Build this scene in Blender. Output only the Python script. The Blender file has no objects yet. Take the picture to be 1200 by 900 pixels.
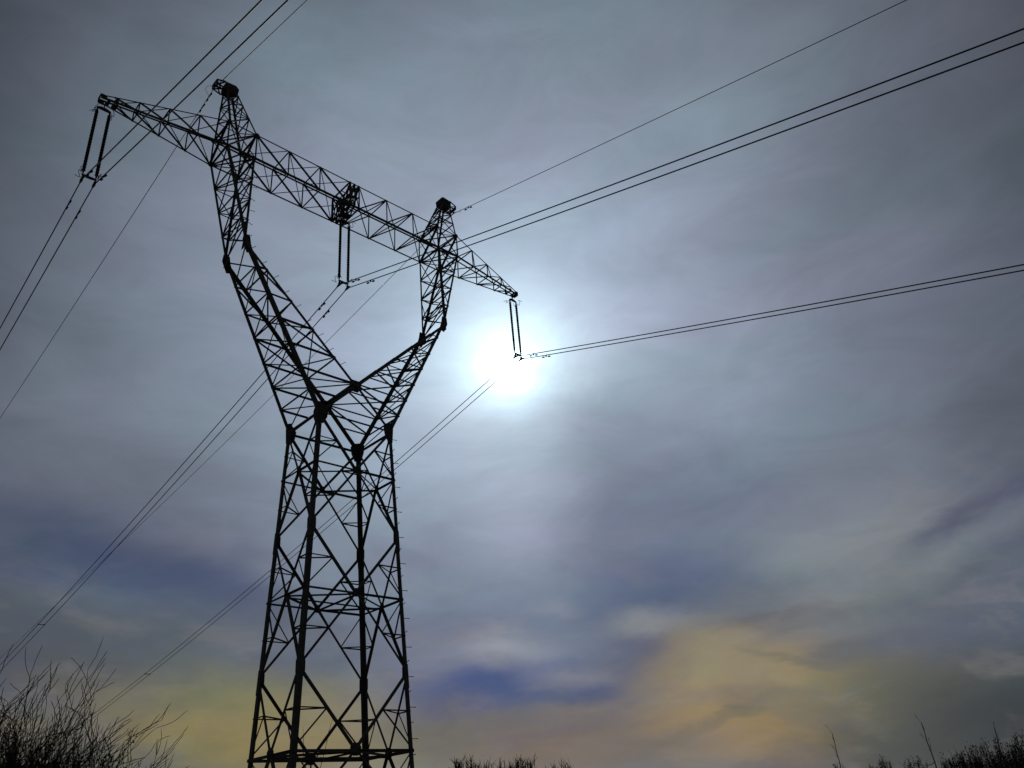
import bpy, math, random
from mathutils import Vector, Matrix, Euler, noise
import bmesh

random.seed(7)
R = math.radians
scene = bpy.context.scene
col = scene.collection

# ------------------------------------------------------------------ camera
GZ = 14.183                       # height of the tower waist above the ground
cam_d = bpy.data.cameras.new('camera')
cam_d.sensor_width = 36.0
cam_d.lens = 28.94
cam_d.clip_start = 0.1
cam_d.clip_end = 6000
camera = bpy.data.objects.new('camera', cam_d)
col.objects.link(camera)
YAW, PIT, ROL = 0.79503, 0.49588, -0.08916
fwd = Vector((math.sin(YAW)*math.cos(PIT), math.cos(YAW)*math.cos(PIT), math.sin(PIT)))
rgt = Vector((math.cos(YAW), -math.sin(YAW), 0))
upv = rgt.cross(fwd)
r2 = math.cos(ROL)*rgt + math.sin(ROL)*upv
u2 = -math.sin(ROL)*rgt + math.cos(ROL)*upv
m = Matrix((r2, u2, -fwd)).transposed().to_4x4()
m.translation = Vector((-14.047, -22.312, GZ-12.583))
camera.matrix_world = m
scene.camera = camera
scene.view_settings.view_transform = 'Standard'
scene.view_settings.look = 'None'
scene.view_settings.gamma = 1
scene.view_settings.exposure = 0.0
scene.render.engine = 'CYCLES'

# ------------------------------------------------------------------ sky
SUN_AZ, SUN_EL = R(45.45), R(29.61)         # compass angle from +Y towards +X

def dirv(az, el):
    return Vector((math.sin(az)*math.cos(el), math.cos(az)*math.cos(el), math.sin(el)))

SUN = dirv(SUN_AZ, SUN_EL)

def lin(c):
    out = []
    for v in c:
        v /= 255.0
        out.append(v/12.92 if v <= .04045 else ((v+.055)/1.055)**2.4)
    return (*out, 1)

# banks, gaps and streaks of the cloud deck: azimuth, elevation, half width and height,
# tilt (all degrees), colour, density, edge softness
CLOUDS = [
    (55.61, 11.67, 26.92, 10.66, 2.9, (106, 114, 134), 0.75, 1),
    (21.14, 18.83, 21.66, 6.5, -5.1, (98, 105, 122), 0.5, 1),
    (52.76, 17.34, 12.45, 9.26, -25.1, (86, 97, 118), 0.82, 1),
    (50.74, 22.54, 5.89, 3.53, -30.1, (108, 118, 138), 0.45, 1),
    (46.02, 8.35, 11.72, 3.91, -5.1, (84, 96, 130), 0.6, 1),
    (18.59, 11.58, 16.93, 3.08, -5.1, (76, 80, 86), 0.6, 1),
    (17.41, 26.07, 17.76, 4.84, 4.9, (122, 127, 142), 0.35, 1),
    (56.03, 46.26, 27.97, 6.71, 4.9, (128, 133, 145), 0.3, 1),
    (79.66, 36.31, 13.41, 6.19, 14.9, (88, 90, 102), 0.35, 1),
    (66.74, 15.16, 9.25, 4.62, 16.9, (126, 134, 138), 0.7, 0.8),
    (66.87, 12.71, 6.98, 2.95, 19.9, (134, 140, 142), 0.55, 0.8),
    (68.79, 19.43, 12.03, 3.28, 14.9, (112, 116, 132), 0.4, 1),
    (63.95, 36.82, 8.49, 2.83, 14.9, (128, 136, 150), 0.35, 1),
    (72.18, 26.49, 14.14, 8.16, 4.9, (104, 108, 124), 0.4, 1),
    (68.38, 31.62, 8.93, 2.23, 6.9, (138, 142, 158), 0.3, 1),
    (51.55, 23.63, 7.07, 4.12, -35.1, (120, 130, 148), 0.55, 1),
    (54.39, 18.0, 9.25, 3.47, 4.9, (112, 122, 146), 0.5, 1),
    (45.61, 21.28, 4.42, 8.84, -5.1, (172, 180, 202), 0.6, 1),
    (58.87, 27.88, 8.72, 3.49, 4.9, (150, 160, 178), 0.35, 1),
    (41.85, 14.11, 9.77, 3.45, -5.1, (112, 120, 142), 0.4, 1),
    (46.23, 10.47, 14.69, 4.24, -5.1, (96, 106, 134), 0.6, 1),
    (55.32, 13.25, 6.22, 2.6, 2.9, (76, 89, 122), 0.8, 1),
    (49.01, 9.68, 6.74, 1.24, 16.9, (74, 86, 122), 0.6, 1),
    (61.29, 12.0, 6.06, 1.65, -0.1, (92, 100, 120), 0.6, 1),
    (62.34, 10.67, 4.08, 0.65, 0.9, (66, 72, 92), 0.8, 0.5),
    (17.24, 17.31, 12.56, 2.51, -13.1, (64, 75, 102), 0.85, 1),
    (23.15, 15.07, 7.56, 1.73, -13.1, (62, 74, 106), 0.7, 1),
    (14.05, 21.43, 8.81, 2.59, -0.1, (100, 108, 120), 0.4, 1),
    (16.68, 11.8, 15.17, 2.53, -5.1, (84, 88, 92), 0.6, 1),
    (28.7, 12.52, 8.24, 2.2, -5.1, (92, 98, 110), 0.5, 1),
    (24.98, 6.71, 14.01, 3.22, -5.1, (128, 118, 70), 0.92, 1),
    (31.12, 6.06, 6.4, 2.66, -5.1, (140, 126, 80), 0.6, 1),
    (25.8, 8.77, 6.35, 1.32, 2.9, (110, 112, 84), 0.5, 1),
    (16.29, 6.03, 4.35, 2.9, -5.1, (85, 92, 84), 0.5, 1),
    (42.32, 8.02, 6.12, 1.89, 8.9, (56, 76, 128), 0.9, 0.8),
    (50.12, 7.36, 4.14, 1.66, 4.9, (62, 76, 122), 0.9, 0.8),
    (45.78, 6.04, 6.59, 0.88, -1.1, (84, 92, 120), 0.5, 1),
    (53.61, 9.32, 2.34, 2.89, -20.1, (74, 83, 124), 0.85, 0.8),
    (47.37, 10.37, 3.95, 1.69, 9.9, (128, 130, 148), 0.45, 1),
    (53.17, 11.47, 2.93, 1.13, -5.1, (138, 138, 144), 0.75, 0.9),
    (43.37, 10.7, 3.39, 1.36, -5.1, (148, 147, 154), 0.7, 1),
    (47.38, 12.99, 1.72, 0.69, -5.1, (130, 132, 148), 0.5, 1),
    (38.2, 10.52, 3.37, 1.68, -5.1, (118, 122, 136), 0.5, 1),
    (47.62, 8.48, 3.07, 0.89, 2.9, (126, 126, 140), 0.6, 1),
    (41.32, 5.38, 7.63, 2.29, -5.1, (112, 104, 92), 0.8, 1),
    (49.46, 4.56, 10.3, 2.28, 0.9, (116, 104, 94), 0.8, 0.7),
    (48.59, 6.31, 3.3, 0.77, -1.1, (128, 118, 112), 0.5, 1),
    (60.77, 6.24, 9.57, 4.79, -11.1, (136, 118, 88), 0.8, 1),
    (59.49, 6.38, 6.32, 3.53, -11.1, (148, 130, 98), 0.82, 0.4),
    (57.86, 8.84, 3.4, 1.86, -17.1, (140, 130, 106), 0.8, 0.6),
    (59.0, 4.15, 6.33, 2.43, -5.1, (142, 118, 84), 0.65, 1),
    (66.43, 5.65, 6.68, 2.57, -5.1, (104, 99, 80), 0.6, 1),
    (53.71, 4.08, 3.22, 0.75, -5.1, (98, 98, 104), 0.5, 1),
    (56.82, 5.02, 3.75, 0.37, 16.9, (112, 104, 92), 0.6, 0.7),
    (62.02, 8.21, 3.22, 0.27, -17.1, (108, 104, 92), 0.5, 0.7),
    (66.45, 11.2, 6.4, 0.75, 8.9, (124, 128, 128), 0.4, 0.8),
    (68.43, 5.87, 5.58, 2.54, -0.1, (96, 94, 82), 0.6, 1),
    (58.73, 5.32, 1.17, 0.37, -5.1, (104, 104, 84), 0.5, 0.6),
    (65.13, 8.2, 2.64, 0.74, -1.1, (84, 90, 100), 0.6, 0.7),
    (66.67, 10.12, 7.41, 1.27, 2.9, (112, 118, 122), 0.5, 1),
    (71.69, 10.28, 6.65, 3.58, 9.9, (92, 100, 104), 0.5, 1),
    (72.41, 2.59, 9.09, 5.02, 6.9, (46, 54, 62), 0.92, 1),
    (66.01, 2.39, 6.01, 1.7, -0.1, (68, 74, 76), 0.7, 1),
    (76.82, 15.56, 6.58, 1.01, 21.9, (74, 78, 102), 0.6, 0.9),
    (73.65, 14.83, 3.62, 0.62, 18.9, (78, 84, 106), 0.55, 0.9),
    (74.14, 13.36, 5.63, 0.92, 18.9, (120, 128, 134), 0.5, 1),
    (75.06, 11.88, 4.53, 0.45, 20.9, (84, 90, 102), 0.4, 1),
    (78.48, 20.11, 4.58, 3.05, 14.9, (78, 82, 90), 0.5, 1),
]

world = bpy.data.worlds.new('World')
scene.world = world
world.use_nodes = True
nt = world.node_tree
N, L = nt.nodes, nt.links
N.clear()

def nd(t, **kw):
    n = N.new(t)
    for k, v in kw.items():
        setattr(n, k, v)
    return n

def math_(op, a, b=None, clamp=False):
    n = nd('ShaderNodeMath', operation=op, use_clamp=clamp)
    for i, v in enumerate((a, b)):
        if v is None:
            continue
        if isinstance(v, (int, float)):
            n.inputs[i].default_value = v
        else:
            L.new(v, n.inputs[i])
    return n.outputs[0]

def vmath(op, a, b=None):
    n = nd('ShaderNodeVectorMath', operation=op)
    for i, v in enumerate((a, b)):
        if v is None:
            continue
        if isinstance(v, (tuple, list, Vector)):
            n.inputs[i].default_value = tuple(v)
        else:
            L.new(v, n.inputs[i])
    return n

def mixc(fac, a, b, blend='MIX'):
    n = nd('ShaderNodeMix', data_type='RGBA', blend_type=blend)
    for i, v in ((0, fac), (6, a), (7, b)):
        if isinstance(v, (int, float, tuple)):
            n.inputs[i].default_value = v
        else:
            L.new(v, n.inputs[i])
    return n.outputs[2]

def fnoise(vec, scale, detail=4, rough=.55, dist=0.0):
    n = nd('ShaderNodeTexNoise')
    n.inputs['Scale'].default_value = scale
    n.inputs['Detail'].default_value = detail
    n.inputs['Roughness'].default_value = rough
    n.inputs['Distortion'].default_value = dist
    L.new(vec, n.inputs['Vector'])
    return n

tc = nd('ShaderNodeTexCoord')
D = vmath('NORMALIZE', tc.outputs['Generated']).outputs[0]
# stretched along the wind so that the warp and the wisps lie in long flat streaks
wind = nd('ShaderNodeMapping', vector_type='POINT')
wind.inputs['Rotation'].default_value = (0, 0, R(45))
wind.inputs['Scale'].default_value = (1.0, 1.0, 2.6)
L.new(D, wind.inputs['Vector'])
W = wind.outputs[0]
w1 = fnoise(W, 3.2, 3, .5)
w2 = fnoise(W, 11.0, 5, .6, .4)
o1 = vmath('SCALE', vmath('SUBTRACT', w1.outputs['Color'], (.5, .5, .5)).outputs[0])
o1.inputs['Scale'].default_value = 0.045
o2 = vmath('SCALE', vmath('SUBTRACT', w2.outputs['Color'], (.5, .5, .5)).outputs[0])
o2.inputs['Scale'].default_value = 0.035
DW = vmath('ADD', vmath('ADD', D, o1.outputs[0]).outputs[0], o2.outputs[0]).outputs[0]

# thin overcast: brightness falls away from the veiled sun
def ang(vec):
    dt = vmath('DOT_PRODUCT', vmath('NORMALIZE', vec).outputs[0], SUN).outputs['Value']
    return math_('MULTIPLY', math_('ARCCOSINE', math_('MINIMUM', dt, 1.0)), 180/math.pi)
o3 = vmath('SCALE', o1.outputs[0])
o3.inputs['Scale'].default_value = 0.35
aw = ang(vmath('ADD', D, o3.outputs[0]).outputs[0])
ramp = nd('ShaderNodeValToRGB')
ramp.color_ramp.interpolation = 'B_SPLINE'
STOPS = [(0, (216, 226, 242)), (3.2, (206, 217, 236)), (5.5, (188, 200, 222)), (8.5, (168, 181, 204)),
         (13, (150, 163, 183)), (19, (132, 145, 161)), (25, (113, 124, 138)), (31, (91, 98, 110)),
         (37, (68, 73, 82)), (46, (50, 54, 61)), (70, (42, 46, 54)), (120, (34, 37, 44))]
el_ = ramp.color_ramp.elements
while len(el_) < len(STOPS):
    el_.new(0.5)
for e, (a, c) in zip(el_, STOPS):
    e.position = a/120
    e.color = lin(c)
L.new(math_('DIVIDE', aw, 120), ramp.inputs[0])
sky_col = ramp.outputs[0]

# broken cloud low down: paler torn tufts and blue gaps between them
def maprange(v, a, b, c, d, smooth=True):
    n = nd('ShaderNodeMapRange')
    if smooth:
        n.interpolation_type = 'SMOOTHSTEP'
    for i, x in enumerate((a, b, c, d)):
        n.inputs[i+1].default_value = x
    L.new(v, n.inputs[0])
    return n.outputs[0]
sep = nd('ShaderNodeSeparateXYZ'); L.new(D, sep.inputs[0])
low = maprange(sep.outputs[2], .12, .40, 1, 0)
W2 = vmath('ADD', W, o2.outputs[0]).outputs[0]
t1 = fnoise(W2, 8.0, 7, .58, .5)
t2 = fnoise(W2, 5.2, 6, .55, .3)
f1 = math_('MULTIPLY', maprange(t1.outputs['Fac'], .50, .68, 0, .42), low)
f2 = math_('MULTIPLY', maprange(t2.outputs['Fac'], .50, .36, 0, .50), low)
sky_col = mixc(f2, sky_col, lin((72, 82, 112)))
sky_col = mixc(f1, sky_col, lin((134, 132, 138)))

for az, el, rx, ry, rot, c, dens, soft in CLOUDS:
    cdir = dirv(R(az), R(el))
    a = Vector((math.cos(R(az)), -math.sin(R(az)), 0))
    b = a.cross(cdir)
    a2 = math.cos(R(rot))*a + math.sin(R(rot))*b
    b2 = -math.sin(R(rot))*a + math.cos(R(rot))*b
    mp = nd('ShaderNodeMapping', vector_type='TEXTURE')
    mp.inputs['Location'].default_value = cdir
    mp.inputs['Rotation'].default_value = Matrix((a2, b2, a2.cross(b2))).transposed().to_euler()
    mp.inputs['Scale'].default_value = (R(rx)*1.5, R(ry)*1.5, 1.0)
    L.new(DW, mp.inputs['Vector'])
    ln = vmath('LENGTH', mp.outputs[0]).outputs['Value']
    mr = nd('ShaderNodeMapRange', interpolation_type='SMOOTHSTEP')
    mr.inputs['From Min'].default_value = 1.0
    mr.inputs['From Max'].default_value = 0.62 - 0.62*soft
    mr.inputs['To Min'].default_value = 0
    mr.inputs['To Max'].default_value = dens
    L.new(ln, mr.inputs['Value'])
    sky_col = mixc(mr.outputs[0], sky_col, lin(c))

sky_col = mixc(math_('MULTIPLY', f2, .45), sky_col, lin((72, 82, 112)))
sky_col = mixc(math_('MULTIPLY', f1, .50), sky_col, lin((140, 130, 126)))

# fine streaks and mottling of the cloud
s1 = fnoise(W, 6.5, 9, .62, .6)
s2 = fnoise(W, 2.1, 4, .5, .3)
k1 = math_('MULTIPLY', math_('SUBTRACT', s1.outputs['Fac'], .5), .60)
k2 = math_('MULTIPLY', math_('SUBTRACT', s2.outputs['Fac'], .5), .30)
kk = math_('ADD', math_('ADD', k1, k2), .98)
sc = vmath('SCALE', sky_col)
L.new(kk, sc.inputs['Scale'])
tint = mixc(.5, (1.05, .98, 1.0, 1), (.94, 1.02, 1.01, 1))
tn = fnoise(W, 4.3, 3, .5)
tintn = nd('ShaderNodeMix', data_type='RGBA')
tr = nd('ShaderNodeMapRange'); tr.inputs['From Min'].default_value = .38; tr.inputs['From Max'].default_value = .62
L.new(tn.outputs['Fac'], tr.inputs['Value'])
L.new(tr.outputs[0], tintn.inputs[0])
tintn.inputs[6].default_value = (1.020, .988, 1.015, 1)
tintn.inputs[7].default_value = (.945, 1.015, .990, 1)
cl = mixc(1.0, sc.outputs[0], tintn.outputs[2], 'MULTIPLY')

# the veiled sun itself, round and much too bright for the picture
ow = vmath('SCALE', o2.outputs[0]); ow.inputs['Scale'].default_value = 1.1
a0 = ang(vmath('ADD', D, ow.outputs[0]).outputs[0])
def glow(width, power, colr):
    g = math_('EXPONENT', math_('MULTIPLY', math_('POWER', math_('DIVIDE', a0, width), power), -1.0))
    s = vmath('SCALE', colr)
    L.new(g, s.inputs['Scale'])
    return s.outputs[0]
acc = cl
for wd, pw, cc in ((1.3, 3.0, (2.6, 2.8, 2.9)), (2.3, 1.8, (.62, 1.0, 1.08)), (4.6, 1.4, (.17, .28, .28)), (9.0, 1.4, (.04, .05, .06))):
    acc = vmath('ADD', acc, glow(wd, pw, cc)).outputs[0]

nish = nd('ShaderNodeTexSky', sky_type='NISHITA')
nish.sun_disc = False
nish.sun_elevation = SUN_EL
nish.sun_rotation = SUN_AZ
nish.air_density = 1.4
nish.dust_density = 1.0
bg1 = nd('ShaderNodeBackground'); L.new(acc, bg1.inputs[0]); bg1.inputs[1].default_value = 1.0
bg2 = nd('ShaderNodeBackground'); L.new(nish.outputs[0], bg2.inputs[0]); bg2.inputs[1].default_value = 0.05
mx = nd('ShaderNodeMixShader'); mx.inputs[0].default_value = 0.03   # the deck is nearly closed
L.new(bg1.outputs[0], mx.inputs[1]); L.new(bg2.outputs[0], mx.inputs[2])
outw = nd('ShaderNodeOutputWorld'); L.new(mx.outputs[0], outw.inputs[0])

sun_d = bpy.data.lights.new('sun', 'SUN')
sun_d.energy = 0.6
sun_d.angle = R(10)
sun_d.color = (1.0, .95, .88)
sun = bpy.data.objects.new('sun', sun_d)
col.objects.link(sun)
sun.rotation_euler = (-SUN).to_track_quat('-Z', 'Y').to_euler()

# ------------------------------------------------------------------ materials
def material(name, c1, c2, scale, rough, metal=0.0, bump=0.0, thresh=(.35, .65)):
    mt = bpy.data.materials.new(name)
    mt.use_nodes = True
    t = mt.node_tree
    b = t.nodes['Principled BSDF']
    b.inputs['Roughness'].default_value = rough
    b.inputs['Metallic'].default_value = metal
    co = t.nodes.new('ShaderNodeTexCoord')
    n = t.nodes.new('ShaderNodeTexNoise')
    n.inputs['Scale'].default_value = scale
    n.inputs['Detail'].default_value = 6
    t.links.new(co.outputs['Object'], n.inputs['Vector'])
    r = t.nodes.new('ShaderNodeValToRGB')
    r.color_ramp.elements[0].position = thresh[0]
    r.color_ramp.elements[1].position = thresh[1]
    r.color_ramp.elements[0].color = (*c1, 1)
    r.color_ramp.elements[1].color = (*c2, 1)
    t.links.new(n.outputs['Fac'], r.inputs[0])
    t.links.new(r.outputs[0], b.inputs['Base Color'])
    if bump:
        bp = t.nodes.new('ShaderNodeBump')
        bp.inputs['Strength'].default_value = bump
        t.links.new(n.outputs['Fac'], bp.inputs['Height'])
        t.links.new(bp.outputs[0], b.inputs['Normal'])
    return mt

M_STEEL = material('weathered_steel', (.085, .080, .070), (.150, .140, .120), 9, .75, .15, .2)
M_PLATE = material('rusty_plate', (.080, .062, .052), (.130, .095, .075), 5, .8, .1, .3)
M_BOLT = material('bolt_steel', (.05, .05, .05), (.08, .08, .08), 20, .6, .4)
M_SHED = material('insulator_rubber', (.030, .016, .014), (.045, .024, .020), 12, .55)
M_FIT = material('forged_fitting', (.05, .05, .05), (.09, .09, .085), 20, .55, .5)
M_CABLE = material('aluminium_cable', (.07, .07, .07), (.11, .11, .11), 6, .55, .5)
M_BARK = material('bark', (.030, .024, .018), (.065, .052, .040), 14, .9, 0, .5)
M_TWIG = material('twig_bark', (.030, .022, .016), (.060, .046, .034), 8, .9)
M_DRYLEAF = material('dry_leaf', (.035, .028, .012), (.070, .050, .022), 6, .85)
M_LEAF = material('dark_leaf', (.022, .030, .012), (.050, .058, .024), 3, .85)
M_GROUND = material('winter_field', (.045, .040, .022), (.090, .078, .045), .35, .95, 0, .6)
M_GRASS = material('dry_grass_blades', (.060, .055, .025), (.12, .10, .05), 1.2, .9)
M_CONC = material('concrete', (.22, .21, .19), (.32, .31, .28), 4, .9, 0, .3)
M_WOOD = material('pole_wood', (.05, .04, .03), (.09, .07, .05), 6, .9)

# ------------------------------------------------------------------ helpers
def link(name, bm, mat, parent=None):
    me = bpy.data.meshes.new(name)
    bm.to_mesh(me)
    bm.free()
    me.materials.append(mat)
    o = bpy.data.objects.new(name, me)
    col.objects.link(o)
    if parent:
        o.parent = parent
    return o

def tag(o, label=None, cat=None, group=None, kind=None):
    if label: o['label'] = label
    if cat: o['category'] = cat
    if group: o['group'] = group
    if kind: o['kind'] = kind
    return o

def empty(name, loc):
    o = bpy.data.objects.new(name, None)
    o.location = loc
    col.objects.link(o)
    return o

def extrude(bm, sec, A, B, u, v):
    va = [bm.verts.new(A + u*x + v*y) for x, y in sec]
    vb = [bm.verts.new(B + u*x + v*y) for x, y in sec]
    n = len(sec)
    for i in range(n):
        bm.faces.new((va[i], va[(i+1) % n], vb[(i+1) % n], vb[i]))
    bm.faces.new(va[::-1])
    bm.faces.new(vb)

def perp(d, hint):
    h = hint - d*hint.dot(d)
    if h.length < 1e-4:
        h = d.orthogonal()
    return h.normalized()

def angle_bar(bm, A, B, b, hint, other=None, t=None, centre=True):
    """rolled steel angle from A to B: one flange square to `hint`, the other along it"""
    A, B = Vector(A), Vector(B)
    d = (B-A).normalized()
    v = perp(d, Vector(hint))
    u = d.cross(v)
    if other is not None and u.dot(Vector(other)) < 0:
        u = -u
    t = t or max(.008, b*.11)
    off = -b/2 if centre else 0
    j = random.uniform(-.004, .004)
    sec = [(off, j), (off+b, j), (off+b, t+j), (off+t, t+j), (off+t, b+j), (off, b+j)]
    extrude(bm, sec, A, B, u, v)

def leg_bar(bm, A, B, b, h1, h2, t=.014):
    """heavy corner angle with both flanges turned inwards along h1 and h2"""
    A, B = Vector(A), Vector(B)
    d = (B-A).normalized()
    u = perp(d, Vector(h1))
    v = perp(d, Vector(h2))
    sec = [(0, 0), (b, 0), (b, t), (t, t), (t, b), (0, b)]
    extrude(bm, sec, A, B, u, v)

def box(bm, c, sx, sy, sz, X=Vector((1, 0, 0)), Y=Vector((0, 1, 0)), Z=Vector((0, 0, 1))):
    c = Vector(c)
    sec = [(-sx/2, -sy/2), (sx/2, -sy/2), (sx/2, sy/2), (-sx/2, sy/2)]
    extrude(bm, sec, c - Z*sz/2, c + Z*sz/2, X, Y)

def tube(bm, pts, rad, n=6):
    pts = [Vector(p) for p in pts]
    if not hasattr(rad, '__len__'):
        rad = [rad]*len(pts)
    rings, ref = [], None
    for i, p in enumerate(pts):
        d = (pts[min(i+1, len(pts)-1)] - pts[max(i-1, 0)]).normalized()
        ref = d.orthogonal().normalized() if ref is None else perp(d, ref)
        q = d.cross(ref)
        rings.append([bm.verts.new(p + (ref*math.cos(k*math.tau/n) + q*math.sin(k*math.tau/n))*rad[i]) for k in range(n)])
    for a, b in zip(rings, rings[1:]):
        for k in range(n):
            bm.faces.new((a[k], a[(k+1) % n], b[(k+1) % n], b[k]))
    bm.faces.new(rings[0][::-1])
    bm.faces.new(rings[-1])

def plate(bm, c, X, Y, outline, t=.016):
    """flat steel plate: outline in the X,Y directions, thickness t"""
    c, X = Vector(c), Vector(X).normalized()
    Y = perp(X, Vector(Y))
    Z = X.cross(Y)
    extrude(bm, outline, c - Z*t/2, c + Z*t/2, X, Y)

def lerp(a, b, t):
    return Vector(a) + (Vector(b)-Vector(a))*t

def V(x, y, z):
    return Vector((x, y, z+GZ))

def bend_plate(w, h, cut=.3):
    c = cut*min(w, h)
    return [(-w/2+c, -h/2), (w/2-c, -h/2), (w/2, -h/2+c), (w/2, h/2-c), (w/2-c, h/2), (-w/2+c, h/2), (-w/2, h/2-c), (-w/2, -h/2+c)]

# ------------------------------------------------------------------ ground
def build_ground():
    bm = bmesh.new()
    rings = [0, 3, 6, 10, 15, 22, 32, 48, 75, 120, 200, 350, 700, 1500, 3500]
    n = 96
    prev = None
    for r in rings:
        if r == 0:
            ring = [bm.verts.new((0, 0, 0))]
        else:
            ring = []
            for k in range(n):
                a = k*math.tau/n
                x, y = r*math.cos(a), r*math.sin(a)
                z = .12*noise.noise(Vector((x*.12, y*.12, 0))) if r < 400 else 0
                ring.append(bm.verts.new((x, y, z)))
        if prev:
            for k in range(n):
                if len(prev) == 1:
                    bm.faces.new((prev[0], ring[k], ring[(k+1) % n]))
                else:
                    bm.faces.new((prev[k], ring[k], ring[(k+1) % n], prev[(k+1) % n]))
        prev = ring
    g = link('ground', bm, M_GROUND)
    for f in g.data.polygons:
        f.use_smooth = True
    g['kind'] = 'structure'
    # short dry grass round the viewer and the tower foot
    bm = bmesh.new()
    rnd = random.Random(3)
    for i in range(9000):
        x = rnd.uniform(-24, 16); y = rnd.uniform(-26, 12)
        h = rnd.uniform(.06, .28); a = rnd.uniform(0, math.tau); w = .006
        lx, ly = rnd.uniform(-.1, .1), rnd.uniform(-.1, .1)
        p = Vector((x, y, -.05 + .12*noise.noise(Vector((x*.12, y*.12, 0)))))
        q = Vector((math.cos(a)*w, math.sin(a)*w, 0))
        bm.faces.new((bm.verts.new(p-q), bm.verts.new(p+q), bm.verts.new(p+Vector((lx, ly, h+.05)))))
    gr = link('grass', bm, M_GRASS)
    gr['kind'] = 'stuff'
    gr['label'] = 'short dry winter grass over the field'

build_ground()

# ------------------------------------------------------------------ the lattice tower
WX, WY, SX, SY = 1.447, 1.013, 0.052, 0.018
Z1, Z2, Z3, Z4, Z5, Z6 = -1.779, -3.85, -5.835, -8.086, -10.241, -12.3
ZC, CY = 1.49, 0.954
EX, EY, ZE = 4.358, 0.754, 5.766
CI, CO, BY, ZB, ZT, TY = 4.266, 5.35, .674, 9.671, 10.869, .644
LT, TY2, TZ = 9.5, .131, 9.728
ZP, PX = 13.142, 5.337
ZBASE = -GZ + .25

pylon = empty('lattice_pylon', (0, 0, 0))
tag(pylon, 'tall dark steel lattice pylon with Y shaped head and long crossarm', 'pylon')

def legp(sx, sy, z):
    return V(sx*(WX-SX*z), sy*(WY-SY*z), z)

# ---- body: three bolted sections, each a ring with its bracing, between four corner legs
FACES = {'n': ((-1, -1), (1, -1)), 'r': ((1, -1), (1, 1)), 'f': ((1, 1), (-1, 1)), 'l': ((-1, 1), (-1, -1))}
def facemid(fc, z):
    a, b = FACES[fc]
    return (legp(*a, z)+legp(*b, z))/2
def inward(fc):
    return {'n': Vector((0, 1, 0)), 'f': Vector((0, -1, 0)), 'l': Vector((1, 0, 0)), 'r': Vector((-1, 0, 0))}[fc]
DN = Vector((0, 0, -1))
ms = ['n', 'r', 'f', 'l']
sections = []
for (ztop, zr, zbot, w, wd) in ((0, Z1, Z2, .062, .05), (Z2, Z3, Z4, .062, .055), (Z4, Z5, Z6, .085, .07)):
    bm = bmesh.new()
    for fc, (a, b) in FACES.items():                       # ring horizontals
        for s in (a, b):
            angle_bar(bm, legp(*s, zr), facemid(fc, zr), w, DN)
    for i in range(4):                                     # diamond inside the ring
        o = Vector((0, 0, -.03))
        angle_bar(bm, facemid(ms[i], zr)+o, facemid(ms[(i+1) % 4], zr)+o, wd, DN)
    if zr != Z1:
        angle_bar(bm, facemid('n', zr)+Vector((0, 0, -.05)), facemid('f', zr)+Vector((0, 0, -.05)), .05, DN)
        angle_bar(bm, facemid('l', zr)+Vector((0, 0, -.08)), facemid('r', zr)+Vector((0, 0, -.08)), .05, DN)
    for sx in (-1, 1):                                     # little corner triangles and struts
        for sy in (-1, 1):
            fx = 'n' if sy < 0 else 'f'
            fy = 'l' if sx < 0 else 'r'
            for zl in (ztop, zbot):
                P = legp(sx, sy, zl)
                m1, m2 = lerp(P, facemid(fx, zr), .5), lerp(P, facemid(fy, zr), .5)
                lp = legp(sx, sy, m1.z-GZ)
                for A, B in ((lp, m1), (lp, m2), (m1, m2)):
                    angle_bar(bm, A, B, .036, DN)
                ring = legp(sx, sy, zr)
                angle_bar(bm, m1, ring, .036, inward(fx))
                angle_bar(bm, m2, ring, .036, inward(fy))
    sec = link('tower_section', bm, M_STEEL, pylon)
    sections.append(sec)
    for fc, (a, b) in FACES.items():
        inn = inward(fc)
        for s in (a, b):
            for zl in (ztop, zbot):
                P, Q = legp(*s, zl), facemid(fc, zr)
                dd = (Q-P).normalized()
                b_ = bmesh.new()
                angle_bar(b_, P + dd*.08, Q - dd*.03, .074, inn)
                link('diagonal_brace', b_, M_STEEL, sec)
        pw, ph = (.36, .34) if zr == Z5 else (.20, .26)
        pl = [(facemid(fc, zr), pw, ph)]
        if zbot != Z6:
            for s in (a, b):
                P = legp(*s, zbot)
                pl.append((P + (facemid(fc, zbot)-P).normalized()*.10, .20, .42))
        for P, pw, ph in pl:
            b_ = bmesh.new()
            plate(b_, P + inn*.012, Vector((0, 0, 1)).cross(inn), Vector((0, 0, 1)), bend_plate(pw, ph), .014)
            link('gusset_plate', b_, M_PLATE, sec)
body = sections[0]
for fc, (a, b) in FACES.items():
    b_ = bmesh.new()
    angle_bar(b_, legp(*a, 0), legp(*b, 0), .065, DN)
    link('horizontal_brace', b_, M_STEEL, body)
LEG = {}
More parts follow.
